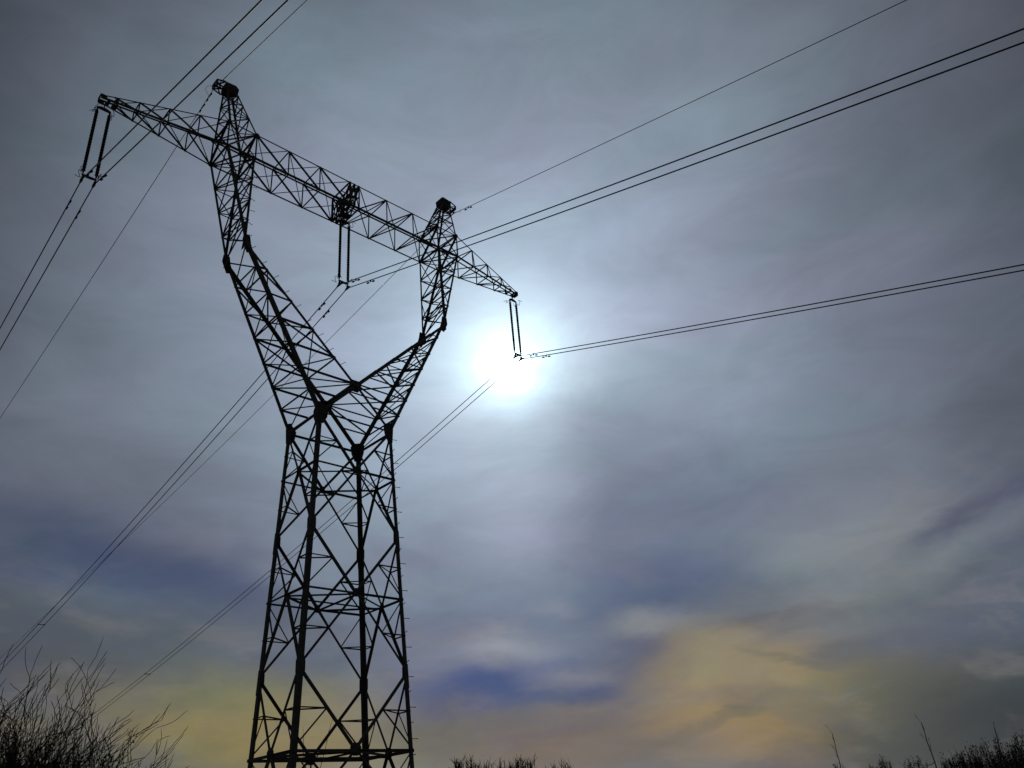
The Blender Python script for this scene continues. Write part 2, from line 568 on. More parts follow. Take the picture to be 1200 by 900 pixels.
for sx in (-1, 1):
    for sy in (-1, 1):
        b_ = bmesh.new()
        zs = [ZBASE, Z4, Z2, 0.05]
        ws = [.156, .148, .136, .122]
        for i in range(len(zs)-1):
            leg_bar(b_, legp(sx, sy, zs[i]), legp(sx, sy, zs[i+1]), (ws[i]+ws[i+1])/2, (-sx, 0, 0), (0, -sy, 0), .016)
        for zj in (Z2-.1, Z4-.1):        # splice angles bolted over the joints
            leg_bar(b_, legp(sx, sy, zj-.35)+Vector((sx*.012, sy*.012, 0)), legp(sx, sy, zj+.35)+Vector((sx*.012, sy*.012, 0)), .158, (-sx, 0, 0), (0, -sy, 0), .014)
        LEG[(sx, sy)] = link('leg', b_, M_STEEL, pylon)
        b_ = bmesh.new()
        f0 = legp(sx, sy, -GZ)
        box(b_, (f0.x, f0.y, .02), .8, .8, .5)
        box(b_, (f0.x, f0.y, .28), .42, .42, .03)
        link('footing', b_, M_CONC, LEG[(sx, sy)])
# the four big waist plates, folded round the corners
for sx in (-1, 1):
    for sy in (-1, 1):
        P = legp(sx, sy, 0)
        b_ = bmesh.new()
        for X, off in ((Vector((-sx, 0, 0)), Vector((0, -sy*-.012, 0))), (Vector((0, -sy, 0)), Vector((sx*.012, 0, 0)))):
            ol = [(-.03, -.42), (.16, -.42), (.30, -.16), (.34, .10), (.24, .26), (-.02, .34), (-.06, .1)]
            plate(b_, P + off, X, Vector((0, 0, 1)), ol, .016)
        link('gusset_plate', b_, M_PLATE, body)

def bolts(A, B, spacing, d1, d2, parent, r=.010, ln=.17, start=.3):
    A, B = Vector(A), Vector(B)
    n = int(((B-A).length - start)/spacing)
    for i in range(n):
        P = A + (B-A).normalized()*(start+i*spacing)
        d = Vector(d1 if i % 2 == 0 else d2).normalized()
        b_ = bmesh.new()
        tube(b_, [P-d*.02, P+d*ln], r, 6)
        tube(b_, [P+d*(ln-.008), P+d*(ln+.008)], r*1.7, 6)
        link('step_bolt', b_, M_BOLT, parent)

bolts(legp(1, -1, 0), legp(1, -1, Z5-1.5), .44, (1, -.2, 0), (-.35, -1, 0), LEG[(1, -1)])

# ---- sloping arms and upper columns
NS = [V(0, 0, ZE), V(0, 0, 4.93), V(0, 0, 3.985), V(0, 0, 3.147), V(0, 0, 2.30), V(0, 0, ZC)]
for sx in (-1, 1):
    bm = bmesh.new()
    E = {s: V(sx*EX, s*EY, ZE) for s in (-1, 1)}
    Wp = {s: legp(sx, s, 0) for s in (-1, 1)}
    Cr = {s: V(0, s*CY, ZC) for s in (-1, 1)}
    def onz(A, B, z):
        t = (z-A.z)/(B.z-A.z)
        return lerp(A, B, t)
    zs = [ZE, 4.93, 3.985, 3.147, 2.30, ZC]
    outer = {s: [onz(E[s], Wp[s], z+GZ) for z in zs+[.75]] for s in (-1, 1)}
    inner = {s: [onz(E[s], Cr[s], z+GZ) for z in zs] + [onz(Cr[s], Wp[s], .75+GZ)] for s in (-1, 1)}
    for i in range(1, 7):
        o, q = outer, inner
        for s in (-1, 1):
            fin = Vector((0, -s, 0))
            angle_bar(bm, o[s][i], q[s][i], .060 if i > 2 else .045, fin)
            if i < 6:
                a_, b_2 = (o[s][i], q[s][i+1]) if i % 2 else (q[s][i], o[s][i+1])
                if i == 5:
                    a_, b_2 = q[s][i], o[s][i+1]
                angle_bar(bm, a_, b_2, .045, fin)
            else:
                pass
        # cross members between near and far chords
        angle_bar(bm, o[-1][i], o[1][i], .040, Vector((0, 0, -1)))
        if i < 6:
            angle_bar(bm, q[-1][i], q[1][i], .045, Vector((0, 0, -1)))
            angle_bar(bm, o[-1][i], q[1][i], .036, Vector((0, 0, -1)))
        s0 = -1 if i % 2 else 1
        angle_bar(bm, o[s0][i-1], o[-s0][i], .042, Vector((-sx, 0, 0)))
        if 1 < i < 6:
            angle_bar(bm, o[-s0][i-1], o[s0][i], .034, Vector((-sx, 0, 0)))
        if i < 6:
            angle_bar(bm, q[-s0][i-1], q[s0][i], .042, Vector((sx, 0, 0)))
    angle_bar(bm, outer[-1][6], legp(sx, 1, 0), .042, Vector((-sx, 0, 0)))
    arm = link('sloping_arm', bm, M_STEEL, pylon)
    for s in (-1, 1):
        b_ = bmesh.new()
        leg_bar(b_, Wp[s], E[s], .125, (-sx, 0, 0), (0, -s, 0), .014)
        link('chord', b_, M_STEEL, arm)
        b_ = bmesh.new()
        leg_bar(b_, Cr[s]+Vector((0, 0, -.03)), E[s], .105, (sx, 0, 0.3), (0, -s, 0), .013)
        link('chord', b_, M_STEEL, arm)
        b_ = bmesh.new()                                    # continues below the crotch to the opposite corner
        op = legp(-sx, s, 0)
        leg_bar(b_, Cr[s]+Vector((0, s*-.016*sx, 0)), op+Vector((0, s*-.016*sx, 0)), .10, (sx, 0, 0), (0, -s, 0), .012)
        link('chord', b_, M_STEEL, arm)
    if sx < 0:
        bolts(E[-1], Cr[-1], .62, (.5, -1, .2), (.9, 0, .8), arm)

    # elbow plates
    for s in (-1, 1):
        b_ = bmesh.new()
        P = E[s]
        ol = [(.06, -.44), (.30, -.36), (.19, -.02), (.13, .30), (-.10, .30), (-.13, 0)]
        plate(b_, P + Vector((0, -s*.012, 0)), Vector((-sx, 0, 0)), Vector((0, 0, 1)), ol, .016)
        plate(b_, P + Vector((sx*.02, -s*.10, .02)), Vector((0, 1, 0)), Vector((-sx*.1, 0, 1)), [(-.10, -.3), (.09, -.3), (.11, 0), (.08, .26), (-.08, .26), (-.11, 0)], .016)
        link('gusset_plate', b_, M_PLATE, arm)

    # ---- upper column: four chords opening from the elbow pair to the crossarm
    bm = bmesh.new()
    ch = {}
    for s in (-1, 1):
        for k, cx in (('i', CI), ('o', CO)):
            ch[(k, s)] = (E[s], V(sx*cx, s*BY, ZB))
    ts = [0, .25, .5, .75, 1.0]
    for i in range(1, 5):
        t, tp = ts[i], ts[i-1]
        for s in (-1, 1):
            a0, a1 = lerp(*ch[('i', s)], tp), lerp(*ch[('i', s)], t)
            b0, b1 = lerp(*ch[('o', s)], tp), lerp(*ch[('o', s)], t)
            if i < 4:
                angle_bar(bm, a1, b1, .042, Vector((0, -s, 0)))
            if i > 1:
                angle_bar(bm, a0 if i % 2 else b0, b1 if i % 2 else a1, .040, Vector((0, -s, 0)))
        for k, hv in (('i', sx), ('o', -sx)):
            n0, n1 = lerp(*ch[(k, -1)], tp), lerp(*ch[(k, -1)], t)
            f0, f1 = lerp(*ch[(k, 1)], tp), lerp(*ch[(k, 1)], t)
            if i < 4:
                angle_bar(bm, n1, f1, .040, Vector((0, 0, -1)))
            angle_bar(bm, n0, f1, .038, Vector((hv, 0, 0)))
            angle_bar(bm, f0, n1, .038, Vector((hv, 0, 0)))
        if i < 4:
            angle_bar(bm, lerp(*ch[('i', -1)], t), lerp(*ch[('o', 1)], t), .032, Vector((0, 0, -1)))
    colm = link('upper_column', bm, M_STEEL, pylon)
    for s in (-1, 1):
        for k in 'io':
            b_ = bmesh.new()
            A, B = ch[(k, s)]
            kx = sx if k == 'i' else -sx
            leg_bar(b_, A, B+Vector((0, 0, -.02)), .085 if k == 'o' or s < 0 else .075, (kx, 0, 0), (0, -s, 0), .011)
            link('chord', b_, M_STEEL, colm)
    if sx < 0:
        bolts(lerp(*ch[('i', -1)], 0), lerp(*ch[('i', -1)], 1), .55, (1, -.25, 0), (1, .3, 0), colm)

    # ---- earth wire peak above the crossarm
    bm = bmesh.new()
    tops = {}
    for s in (-1, 1):
        for k, cx, tx in (('i', CI, PX-.30), ('o', CO, PX+.08)):
            tops[(k, s)] = (V(sx*cx, s*TY, ZT), V(sx*tx, s*.17, ZP-.12))
    ts = [0, .36, .66, .88]
    for i in range(1, 4):
        t, tp = ts[i], ts[i-1]
        for s in (-1, 1):
            a0, a1 = lerp(*tops[('i', s)], tp), lerp(*tops[('i', s)], t)
            b0, b1 = lerp(*tops[('o', s)], tp), lerp(*tops[('o', s)], t)
            angle_bar(bm, a1, b1, .040, Vector((0, -s, 0)))
            angle_bar(bm, b0 if i % 2 else a0, a1 if i % 2 else b1, .040, Vector((0, -s, 0)))
        for k, hv in (('i', sx), ('o', -sx)):
            n0, n1 = lerp(*tops[(k, -1)], tp), lerp(*tops[(k, -1)], t)
            f0, f1 = lerp(*tops[(k, 1)], tp), lerp(*tops[(k, 1)], t)
            angle_bar(bm, n1, f1, .040, Vector((0, 0, -1)))
            angle_bar(bm, n0, f1, .034, Vector((hv, 0, 0)))
            if k == 'i':
                angle_bar(bm, f0, n1, .034, Vector((hv, 0, 0)))
    peak = link('earth_wire_peak', bm, M_STEEL, pylon)
    for s in (-1, 1):
        for k in 'io':
            b_ = bmesh.new()
            A, B = tops[(k, s)]
            kx = sx if k == 'i' else -sx
            leg_bar(b_, A, B, .065, (kx, 0, 0), (0, -s, 0), .009)
            link('chord', b_, M_STEEL, peak)
    # plated head with a short open bracket towards the line end
    b_ = bmesh.new()
    hx0, hx1, hx2 = PX-.36, PX+.17, PX+.50
    for s in (-1, 1):
        ol = [(hx0, -.28), (hx1-.03, -.31), (hx1-.03, .08), (hx0+.1, .12), (hx0-.03, 0)]
        plate(b_, V(0, s*.19, ZP), (sx, 0, 0), (0, 0, 1), ol, .014)
        ol2 = [(hx1-.02, .02), (hx2, -.10), (hx2, -.02), (hx1-.02, .11)]
        plate(b_, V(0, s*.19, ZP), (sx, 0, 0), (0, 0, 1), ol2, .012)
        ol3 = [(hx1-.02, -.33), (hx2, -.24), (hx2, -.18), (hx1-.02, -.25)]
        plate(b_, V(0, s*.19, ZP), (sx, 0, 0), (0, 0, 1), ol3, .012)
        for A, B in (((hx1, s*.19, .06), (hx2-.02, -s*.17, -.06)),):
            angle_bar(b_, V(sx*A[0], A[1], ZP+A[2]), V(sx*B[0], B[1], ZP+B[2]), .04, Vector((0, 0, -1)))
            angle_bar(b_, V(sx*A[0], A[1], ZP-.30), V(sx*B[0], B[1], ZP-.22), .04, Vector((0, 0, -1)))
    box(b_, V(sx*(hx0+hx1)/2, 0, ZP-.28), hx1-hx0-.02, .36, .014)
    box(b_, V(sx*(hx2), 0, ZP-.13), .014, .40, .20)
    box(b_, V(sx*(hx0+.02), 0, ZP-.1), .014, .36, .3)
    box(b_, V(sx*(hx1-.03), 0, ZP-.14), .014, .36, .36)
    link('head_bracket', b_, M_PLATE, peak)

# crotch: strut, ring members and the two big plates, parts of the body
b_ = bmesh.new()
leg_bar(b_, V(-.06, -CY, ZC-.05), V(-.06, CY, ZC-.05), .12, (1, 0, 0), (0, 0, 1), .014)
link('horizontal_brace', b_, M_STEEL, body)
for s in (-1, 1):
    b_ = bmesh.new()
    plate(b_, V(0, s*(CY-.03), ZC-.04), (1, 0, 0), (0, 0, 1), [(-.20, -.10), (-.10, -.27), (.10, -.27), (.20, -.10), (.24, .10), (.17, .18), (-.17, .18), (-.24, .10)], .018)
    box(b_, V(0, s*(CY-.13), ZC-.02), .26, .2, .016)
    link('gusset_plate', b_, M_PLATE, body)

# ---- crossarm
bm = bmesh.new()
XS = [-CI, -2.93, -1.58, -.22, .22, 1.58, 2.93, CI]
def cb(x, s):
    ax = abs(x); g = 1 if x > 0 else -1
    if ax <= CO:
        return V(x, s*BY, ZB)
    t = (ax-CO)/(LT-CO)
    return V(x, s*(BY+(TY2-BY)*t), ZB+(TZ-.07-ZB)*t)
def ct(x, s):
    ax = abs(x)
    if ax <= CO:
        return V(x, s*TY, ZT)
    t = (ax-CO)/(LT-CO)
    return V(x, s*(TY+(TY2-TY)*t), ZT+(TZ+.05-ZT)*t)
DOWN = Vector((0, 0, -1))
for x in XS[1:-1]:
    for s in (-1, 1):
        angle_bar(bm, cb(x, s), ct(x, s), .052, Vector((0, -s, 0)))
    angle_bar(bm, cb(x, -1), cb(x, 1), .036, DOWN)
    angle_bar(bm, ct(x, -1), ct(x, 1), .036, DOWN)
for a, b in zip(XS, XS[1:]):
    if abs(a+b) < .1:
        continue
    hi, lo = (a, b) if a < 0 else (b, a)     # top of the outer station to the bottom of the inner one
    for s in (-1, 1):
        angle_bar(bm, ct(hi, s), cb(lo, s), .056, Vector((0, -s, 0)))
    angle_bar(bm, cb(hi, 1), cb(lo, -1), .034, DOWN)
    angle_bar(bm, ct(hi, 1), ct(lo, -1), .034, DOWN)
    angle_bar(bm, ct(hi, -1), cb(lo, 1), .030, DOWN)
for g in (-1, 1):
    st = [CO, 6.37, 7.37, 8.32, 9.08]
    for a, b in zip(st, st[1:]):
        for s in (-1, 1):
            angle_bar(bm, ct(g*b, s), cb(g*a, s), .046, Vector((0, -s, 0)))
            if b < 9:
                angle_bar(bm, ct(g*b, s), cb(g*b, s), .036, Vector((0, -s, 0)))
        if b < 9:
            angle_bar(bm, cb(g*b, -1), cb(g*b, 1), .036, DOWN)
            angle_bar(bm, ct(g*b, -1), ct(g*b, 1), .036, DOWN)
        angle_bar(bm, cb(g*b, -1), cb(g*a, 1), .034, DOWN)
        angle_bar(bm, ct(g*b, 1), ct(g*a, -1), .034, DOWN)
for sx in (-1, 1):
    # box shaped section under the peak, level with the crossarm
    for s in (-1, 1):
        bi, bo = V(sx*CI, s*BY, ZB), V(sx*CO, s*BY, ZB)
        ti, to = V(sx*CI, s*TY, ZT), V(sx*CO, s*TY, ZT)
        fin = Vector((0, -s, 0))
        angle_bar(bm, bi, ti, .06, fin); angle_bar(bm, bo, to, .06, fin)
        angle_bar(bm, bi, to, .05, fin); angle_bar(bm, bo, ti, .05, fin)
    for cx in (CI, CO):
        n0, f0 = V(sx*cx, -BY, ZB), V(sx*cx, BY, ZB)
        n1, f1 = V(sx*cx, -TY, ZT), V(sx*cx, TY, ZT)
        for A, B in ((n0, f1), (f0, n1)):
            angle_bar(bm, A, B, .075, Vector((sx, 0, 0)))
        for A, B in ((n0, f0), (n1, f1)):
            angle_bar(bm, A, B, .06, Vector((0, 0, -1)))
    for A, B in ((V(sx*CI, -BY, ZB), V(sx*CO, BY, ZB)), (V(sx*CO, -BY, ZB), V(sx*CI, BY, ZB)), (V(sx*CI, -TY, ZT), V(sx*CO, TY, ZT)), (V(sx*CO, -TY, ZT), V(sx*CI, TY, ZT))):
        angle_bar(bm, A, B, .04, Vector((0, 0, -1)))
crossarm = link('crossarm', bm, M_STEEL, pylon)
for s in (-1, 1):
    for fn, w, zz in ((cb, .066, 1), (ct, .048, -1)):
        b_ = bmesh.new()
        leg_bar(b_, fn(-CO, s), fn(CO, s), w, (0, -s, 0), (0, 0, zz), .011)
        link('chord', b_, M_STEEL, crossarm)
        for g in (-1, 1):
            b_ = bmesh.new()
            leg_bar(b_, fn(g*CO, s), fn(g*(LT-.02), s), w*.85, (0, -s, 0), (0, 0, zz), .010)
            link('chord', b_, M_STEEL, crossarm)
for g in (-1, 1):
    b_ = bmesh.new()
    for s in (-1, 1):
        plate(b_, V(g*(LT-.10), s*(TY2+.012), TZ), (g, 0, 0), (0, 0, 1), [(-.10, -.10), (.06, -.10), (.10, -.05), (.10, .06), (.06, .09), (-.10, .09)], .014)
    box(b_, V(g*(LT), 0, TZ), .014, .26, .22)
    box(b_, V(g*(LT-.28), 0, TZ-.09), .10, .26, .014)
    box(b_, V(g*(LT-.54), 0, TZ-.09), .08, .30, .014)
    for s in (-1, 1):
        plate(b_, V(g*(LT-.50), s*(TY2+.025), TZ), (g, 0, 0), (0, 0, 1), bend_plate(.14, .2), .014)
    link('end_plate', b_, M_PLATE, crossarm)
    for s in (-1, 1):
        for zz in (ZB+.02, ZT-.02):
            for cx in (CI, CO):
                b_ = bmesh.new()
                plate(b_, V(g*cx, s*(BY-.02), zz), (1, 0, 0), (0, 0, 1), bend_plate(.17, .16), .014)
                link('gusset_plate', b_, M_PLATE, crossarm)
# dense hanging frame that carries the middle string
b_ = bmesh.new()
for x in (-.20, .0, .20):
    n0, f0, n1, f1 = V(x, -BY, ZB), V(x, BY, ZB), V(x, -TY, ZT), V(x, TY, ZT)
    for A, B, w in ((n0, f1, .042), (f0, n1, .042), (n0, f0, .07), (n1, f1, .055), (n0, n1, .042), (f0, f1, .042)):
        angle_bar(b_, A, B, w, Vector((1, 0, 0)))
    mid = V(x, 0, ZB)
    angle_bar(b_, mid, n1, .045, Vector((1, 0, 0)))
    angle_bar(b_, mid, f1, .045, Vector((1, 0, 0)))
    angle_bar(b_, lerp(n0, n1, .5), lerp(f0, f1, .5), .06, Vector((1, 0, 0)))
for y in (-.42, -.14, .14, .42):
    angle_bar(b_, V(-.24, y, ZB-.01), V(.24, y, ZB-.01), .06, DOWN)
for y in (-.4, 0, .4):
    angle_bar(b_, V(-.24, y, ZT-.02), V(.24, y, ZT-.02), .05, DOWN)
for s in (-1, 1):
    for a, b in ((-.2, .0), (.0, .2)):
        angle_bar(b_, V(a, s*BY, ZB), V(b, s*TY, ZT), .045, Vector((0, -s, 0)))
        angle_bar(b_, V(b, s*BY, ZB), V(a, s*TY, ZT), .045, Vector((0, -s, 0)))
box(b_, V(0, 0, ZB-.02), .42, .22, .02)
link('hanging_frame', b_, M_STEEL, crossarm)

# ------------------------------------------------------------------ insulator sets
HB = .185                 # half the spacing of the two strings / two conductors
SL = 3.25
def insulator_set(x0, z0, drop, label):
    """double string: z0 = underside of the steel, conductors end up `drop` lower"""
    root = empty('insulator_set', V(x0, 0, z0))
    tag(root, label, 'insulator string', 'double insulator strings under the crossarm')
    def P(x, y, z):
        return Vector((x, y, z))
    top = -.27
    bot = -drop + .22
    b_ = bmesh.new()
    tube(b_, [P(0, 0, .06), P(0, 0, -.10)], .022, 8)
    tube(b_, [P(0, -.05, -.08), P(0, .05, -.08)], .022, 8)
    tube(b_, [P(0, 0, -.08), P(0, 0, top+.02)], .018, 8)
    link('shackle', b_, M_FIT, root)
    for nm, zc, dr in (('yoke_plate', top, 1), ('yoke_plate', bot-.04, -1)):
        b_ = bmesh.new()
        w = HB+.05
        ol = [(-w, -.05), (-w+.06, -.07), (w-.06, -.07), (w, -.05), (w-.02, .0), (.08, .055), (-.08, .055), (-w+.02, .0)]
        if dr < 0:
            ol = [(x, -y*.7) for x, y in ol][::-1]
        plate(b_, P(0, 0, zc), (1, 0, 0), (0, 0, 1), ol, .035)
        link(nm, b_, M_FIT, root)
    for s in (-1, 1):
        x = s*HB*1.05
        zt, zb = top-.16, bot+.14
        b_ = bmesh.new()
        n = 44
        prof = []
        for i in range(n):
            z = zt + (zb-zt)*i/n
            dz = (zb-zt)/n
            prof += [(z, .034), (z+dz*.30, .034), (z+dz*.50, .060 if i % 2 else .052), (z+dz*.68, .058 if i % 2 else .050), (z+dz*.8, .034)]
        tube(b_, [P(x, 0, z) for z, _ in prof], [r for _, r in prof], 12)
        link('insulator_string', b_, M_SHED, root)
        b_ = bmesh.new()
        tube(b_, [P(x, 0, top-.03), P(x, 0, zt+.01)], .016, 8)
        tube(b_, [P(x, 0, zt-.0), P(x, 0, zt+.08)], .030, 8)
        tube(b_, [P(x, 0, bot), P(x, 0, zb-.01)], .016, 8)
        tube(b_, [P(x, 0, zb), P(x, 0, zb-.08)], .030, 8)
        link('end_fitting', b_, M_FIT, root)
        for zc, up in ((zt+.05, -1), (zb-.05, 1)):
            for q in (-1, 1):
                b_ = bmesh.new()
                pts = []
                for k in range(11):
                    a = k/10*math.pi*1.25
                    rr = .13
                    pts.append(P(x + s*.05 + s*rr*.5*math.sin(a)*.9, q*(.02+rr*(1-math.cos(a))*.62), zc + up*(rr*math.sin(a)*.95 - .02)))
                if q == -s:
                    e = pts[-1]
                    pts += [e + Vector((s*.07, q*.05, up*.03)), e + Vector((s*.16, q*.09, up*.09))]
                tube(b_, pts, .010, 6)
                link('arcing_horn', b_, M_FIT, root)
        # boat shaped suspension clamp that holds the conductor
        b_ = bmesh.new()
        zc = -drop
        tube(b_, [P(s*HB, 0, bot-.06), P(s*HB, 0, zc+.06)], .022, 8)
        box(b_, P(s*HB, 0, zc+.055), .055, .09, .12)
        tube(b_, [P(s*HB, -.17, zc-.018), P(s*HB, -.08, zc), P(s*HB, 0, zc+.004), P(s*HB, .08, zc), P(s*HB, .17, zc-.018)], [.022, .042, .05, .042, .022], 8)
        link('suspension_clamp', b_, M_FIT, root)
    return root

ZL = 6.17                 # height of the conductors at the clamps
XP = {'L': -9.29, 'M': 0.0, 'R': 9.25}
insulator_set(XP['L'], TZ-.12, TZ-.12-ZL, 'double brown insulator string hanging from the upper left tip of the crossarm')
insulator_set(XP['M'], ZB-.05, ZB-.05-ZL, 'double brown insulator string hanging from the dense frame at mid crossarm')
insulator_set(XP['R'], TZ-.12, TZ-.12-ZL, 'double brown insulator string hanging in front of the sun at the right crossarm tip')

# ------------------------------------------------------------------ conductors and earth wires
AN, AF = 0.02107, 0.04431
SPEC = {  # near slope, far slope, near curvature, far curvature
    'L': (.27561, .00755, .00055, .00051), 'M': (.31926, .13844, .00055, .00051), 'R': (.33364, .16111, .00055, .00051),
    'EL': (.24937, .01836, .00029, .00044), 'ER': (.26345, .08859, .00029, .00044)}

def wire_point(ph, x0, z0, side, t):
    """side -1: span over the viewer, +1: span beyond the tower"""
    mn, mf, cn, cf = SPEC[ph]
    if side < 0:
        return V(x0+math.sin(AN)*t, -math.cos(AN)*t, z0 - mn*t + cn*t*t)
    mm, T = .145, 45.0
    ease = t if t < T else T + 40*(1-math.exp(-(t-T)/40))
    z = z0 - mm*t + cf*t*t + (mm-mf)*ease
    return V(x0+math.sin(AF)*t, math.cos(AF)*t, z)

def damper(ph, x0, z0, side, t, parent):
    P = wire_point(ph, x0, z0, side, t)
    Q = wire_point(ph, x0, z0, side, t+.1)
    d = (Q-P).normalized()
    dn = Vector((0, 0, -1))
    b_ = bmesh.new()
    box(b_, P+dn*.03, .035, .05, .09)
    tube(b_, [P-d*.20+dn*.085, P-d*.1+dn*.075, P+dn*.072, P+d*.1+dn*.075, P+d*.20+dn*.085], .008, 6)
    for s in (-1, 1):
        c = P + d*(s*.18) + dn*.085
        tube(b_, [c-d*.065, c-d*.05, c+d*.05, c+d*.065], [.018, .034, .034, .018], 8)
    link('vibration_damper', b_, M_FIT, parent)

def wire(name, ph, x0, z0, rad, label, cat, group, dn_, df_, reach=280):
    bm = bmesh.new()
    near = [wire_point(ph, x0, z0, -1, t) for t in [i*1.0 for i in range(reach, 0, -1)]]
    far = [wire_point(ph, x0, z0, 1, t) for t in [i*1.0 for i in range(0, reach+1)]]
    tube(bm, near+far, rad, 6)
    o = link(name, bm, M_CABLE)
    for f in o.data.polygons:
        f.use_smooth = True
    tag(o, label, cat, group)
    for t in dn_:
        damper(ph, x0, z0, -1, t, o)
    for t in df_:
        damper(ph, x0, z0, 1, t, o)
    return o

G = 'conductors of the power line'
RC = .019
names = {'L': 'clamped under the left insulator set', 'M': 'clamped under the middle insulator set', 'R': 'under the right insulator set'}
for ph in 'LMR':
    for s in (-1, 1):
        side = 'left one of the pair' if s < 0 else 'right one of the pair'
        wire('power_cable', ph, XP[ph]+s*HB, ZL, RC, 'long dark sagging cable, %s %s' % (side, names[ph]), 'power cable', G,
             [.75 if s < 0 else .85] if ph == 'L' else [1.1 if s < 0 else 1.5], [] if ph == 'R' else [1.3 if s < 0 else 1.6])
wire('earth_wire', 'EL', -5.82, 12.80, .014, 'thin earth wire passing over the left peak of the pylon', 'earth wire', 'earth wires over the two peaks', [], [.45, 1.1])
wire('earth_wire', 'ER', 5.84, 12.80, .014, 'thin earth wire passing over the right peak of the pylon', 'earth wire', 'earth wires over the two peaks', [1.0], [])

# clamps that hold the earth wires under the peak brackets
for sx, w in ((-1, 'left'), (1, 'right')):
    root = empty('earth_wire_clamp', V(sx*5.83, 0, 12.80))
    tag(root, 'small clamp with a looped jumper under the %s peak bracket' % w, 'wire clamp', 'earth wire clamps')
    b_ = bmesh.new()
    tube(b_, [Vector((0, 0, .20)), Vector((0, 0, .03))], .016, 8)
    box(b_, (0, 0, .10), .05, .05, .08)
    tube(b_, [Vector((0, -.13, -.01)), Vector((0, 0, .01)), Vector((0, .13, -.01))], [.014, .032, .014], 8)
    link('suspension_clamp', b_, M_FIT, root)
    b_ = bmesh.new()
    sd = 1 if sx < 0 else -1
    pts = []
    for k in range(13):
        a = k/12*math.pi
        pts.append(Vector((sx*.22*math.sin(a), sd*(.02+.42*k/12), .18*(1-k/12) - .02 - .02*math.sin(a))))
    tube(b_, pts, .007, 6)
    link('jumper_loop', b_, M_CABLE, root)

# spacer bars between the two conductors of a pair
def spacer(ph, side, t, label):
    A = wire_point(ph, XP[ph]-HB, ZL, side, t)
    B = wire_point(ph, XP[ph]+HB, ZL, side, t)
    root = empty('bundle_spacer', (A+B)/2)
    tag(root, label, 'spacer', 'spacers between paired cables')
    o = (A+B)/2
    b_ = bmesh.new()
    tube(b_, [A-o, B-o], .022, 8)
    link('bar', b_, M_FIT, root)
    for p in (A-o, B-o):
        b_ = bmesh.new()
        tube(b_, [p-Vector((0, .06, 0)), p+Vector((0, .06, 0))], .04, 8)
        link('cable_grip', b_, M_FIT, root)
spacer('R', 1, 44.0, 'small spacer bar joining the two far cables above the bare bush')
spacer('M', 1, 38.0, 'small spacer bar joining the far middle cable pair at the left edge')

# ------------------------------------------------------------------ vegetation
def branch(bm, p, d, ln, r, depth, rnd, spread, up, segs=5, twigs=3, leafbm=None, leafp=0.0, minr=.0040):
    pts, rad = [p.copy()], [r]
    q, dd = p.copy(), d.normalized()
    curl = Vector((rnd.gauss(.05, .20), rnd.gauss(-.04, .20), rnd.gauss(.10, .16)))
    for i in range(segs):
        dd = (dd + curl*(.9/segs) + Vector((rnd.gauss(0, .11), rnd.gauss(0, .11), rnd.gauss(0, .10)+up))).normalized()
        q = q + dd*(ln/segs)
        pts.append(q.copy())
        rad.append(max(minr, r*(1-.72*(i+1)/segs)))
    rad[-1] *= .5
    tube(bm, pts, rad, 5 if r > .01 else 3)
    if depth > 0:
        k = twigs + rnd.choice((0, 0, 1))
        for j in range(k):
            t = rnd.uniform(.22, .98) if j else .99
            idx = min(int(t*segs), segs-1)
            P = pts[idx].lerp(pts[idx+1], t*segs-idx)
            base = (pts[idx+1]-pts[idx]).normalized()
            side = Vector((rnd.gauss(0, 1), rnd.gauss(0, 1), rnd.gauss(0, .7))).normalized()
            nd_ = (base + side*spread*rnd.uniform(.6, 1.3)).normalized()
            branch(bm, P, nd_, ln*rnd.uniform(.5, .8), max(minr, rad[idx]*.68), depth-1, rnd, spread, up, segs, twigs+(1 if depth == 1 else 0), leafbm, leafp, minr)
    if leafbm is not None and depth <= 1:
        for i in range(1, len(pts)):
            for _ in range(3):
                if rnd.random() < leafp:
                    leaf(leafbm, pts[i]+Vector((rnd.gauss(0, .03), rnd.gauss(0, .03), rnd.gauss(0, .03))), rnd.uniform(.012, .028), rnd)

def leaf(bm, p, s, rnd):
    a = Vector((rnd.gauss(0, 1), rnd.gauss(0, 1), rnd.gauss(0, 1))).normalized()
    b = a.orthogonal().normalized()
    c = a.cross(b)
    b = (b*rnd.random()+c*(rnd.random()-.5)).normalized()
    bm.faces.new([bm.verts.new(p + v) for v in (-a*s, b*s*.35, a*s, -b*s*.35)])

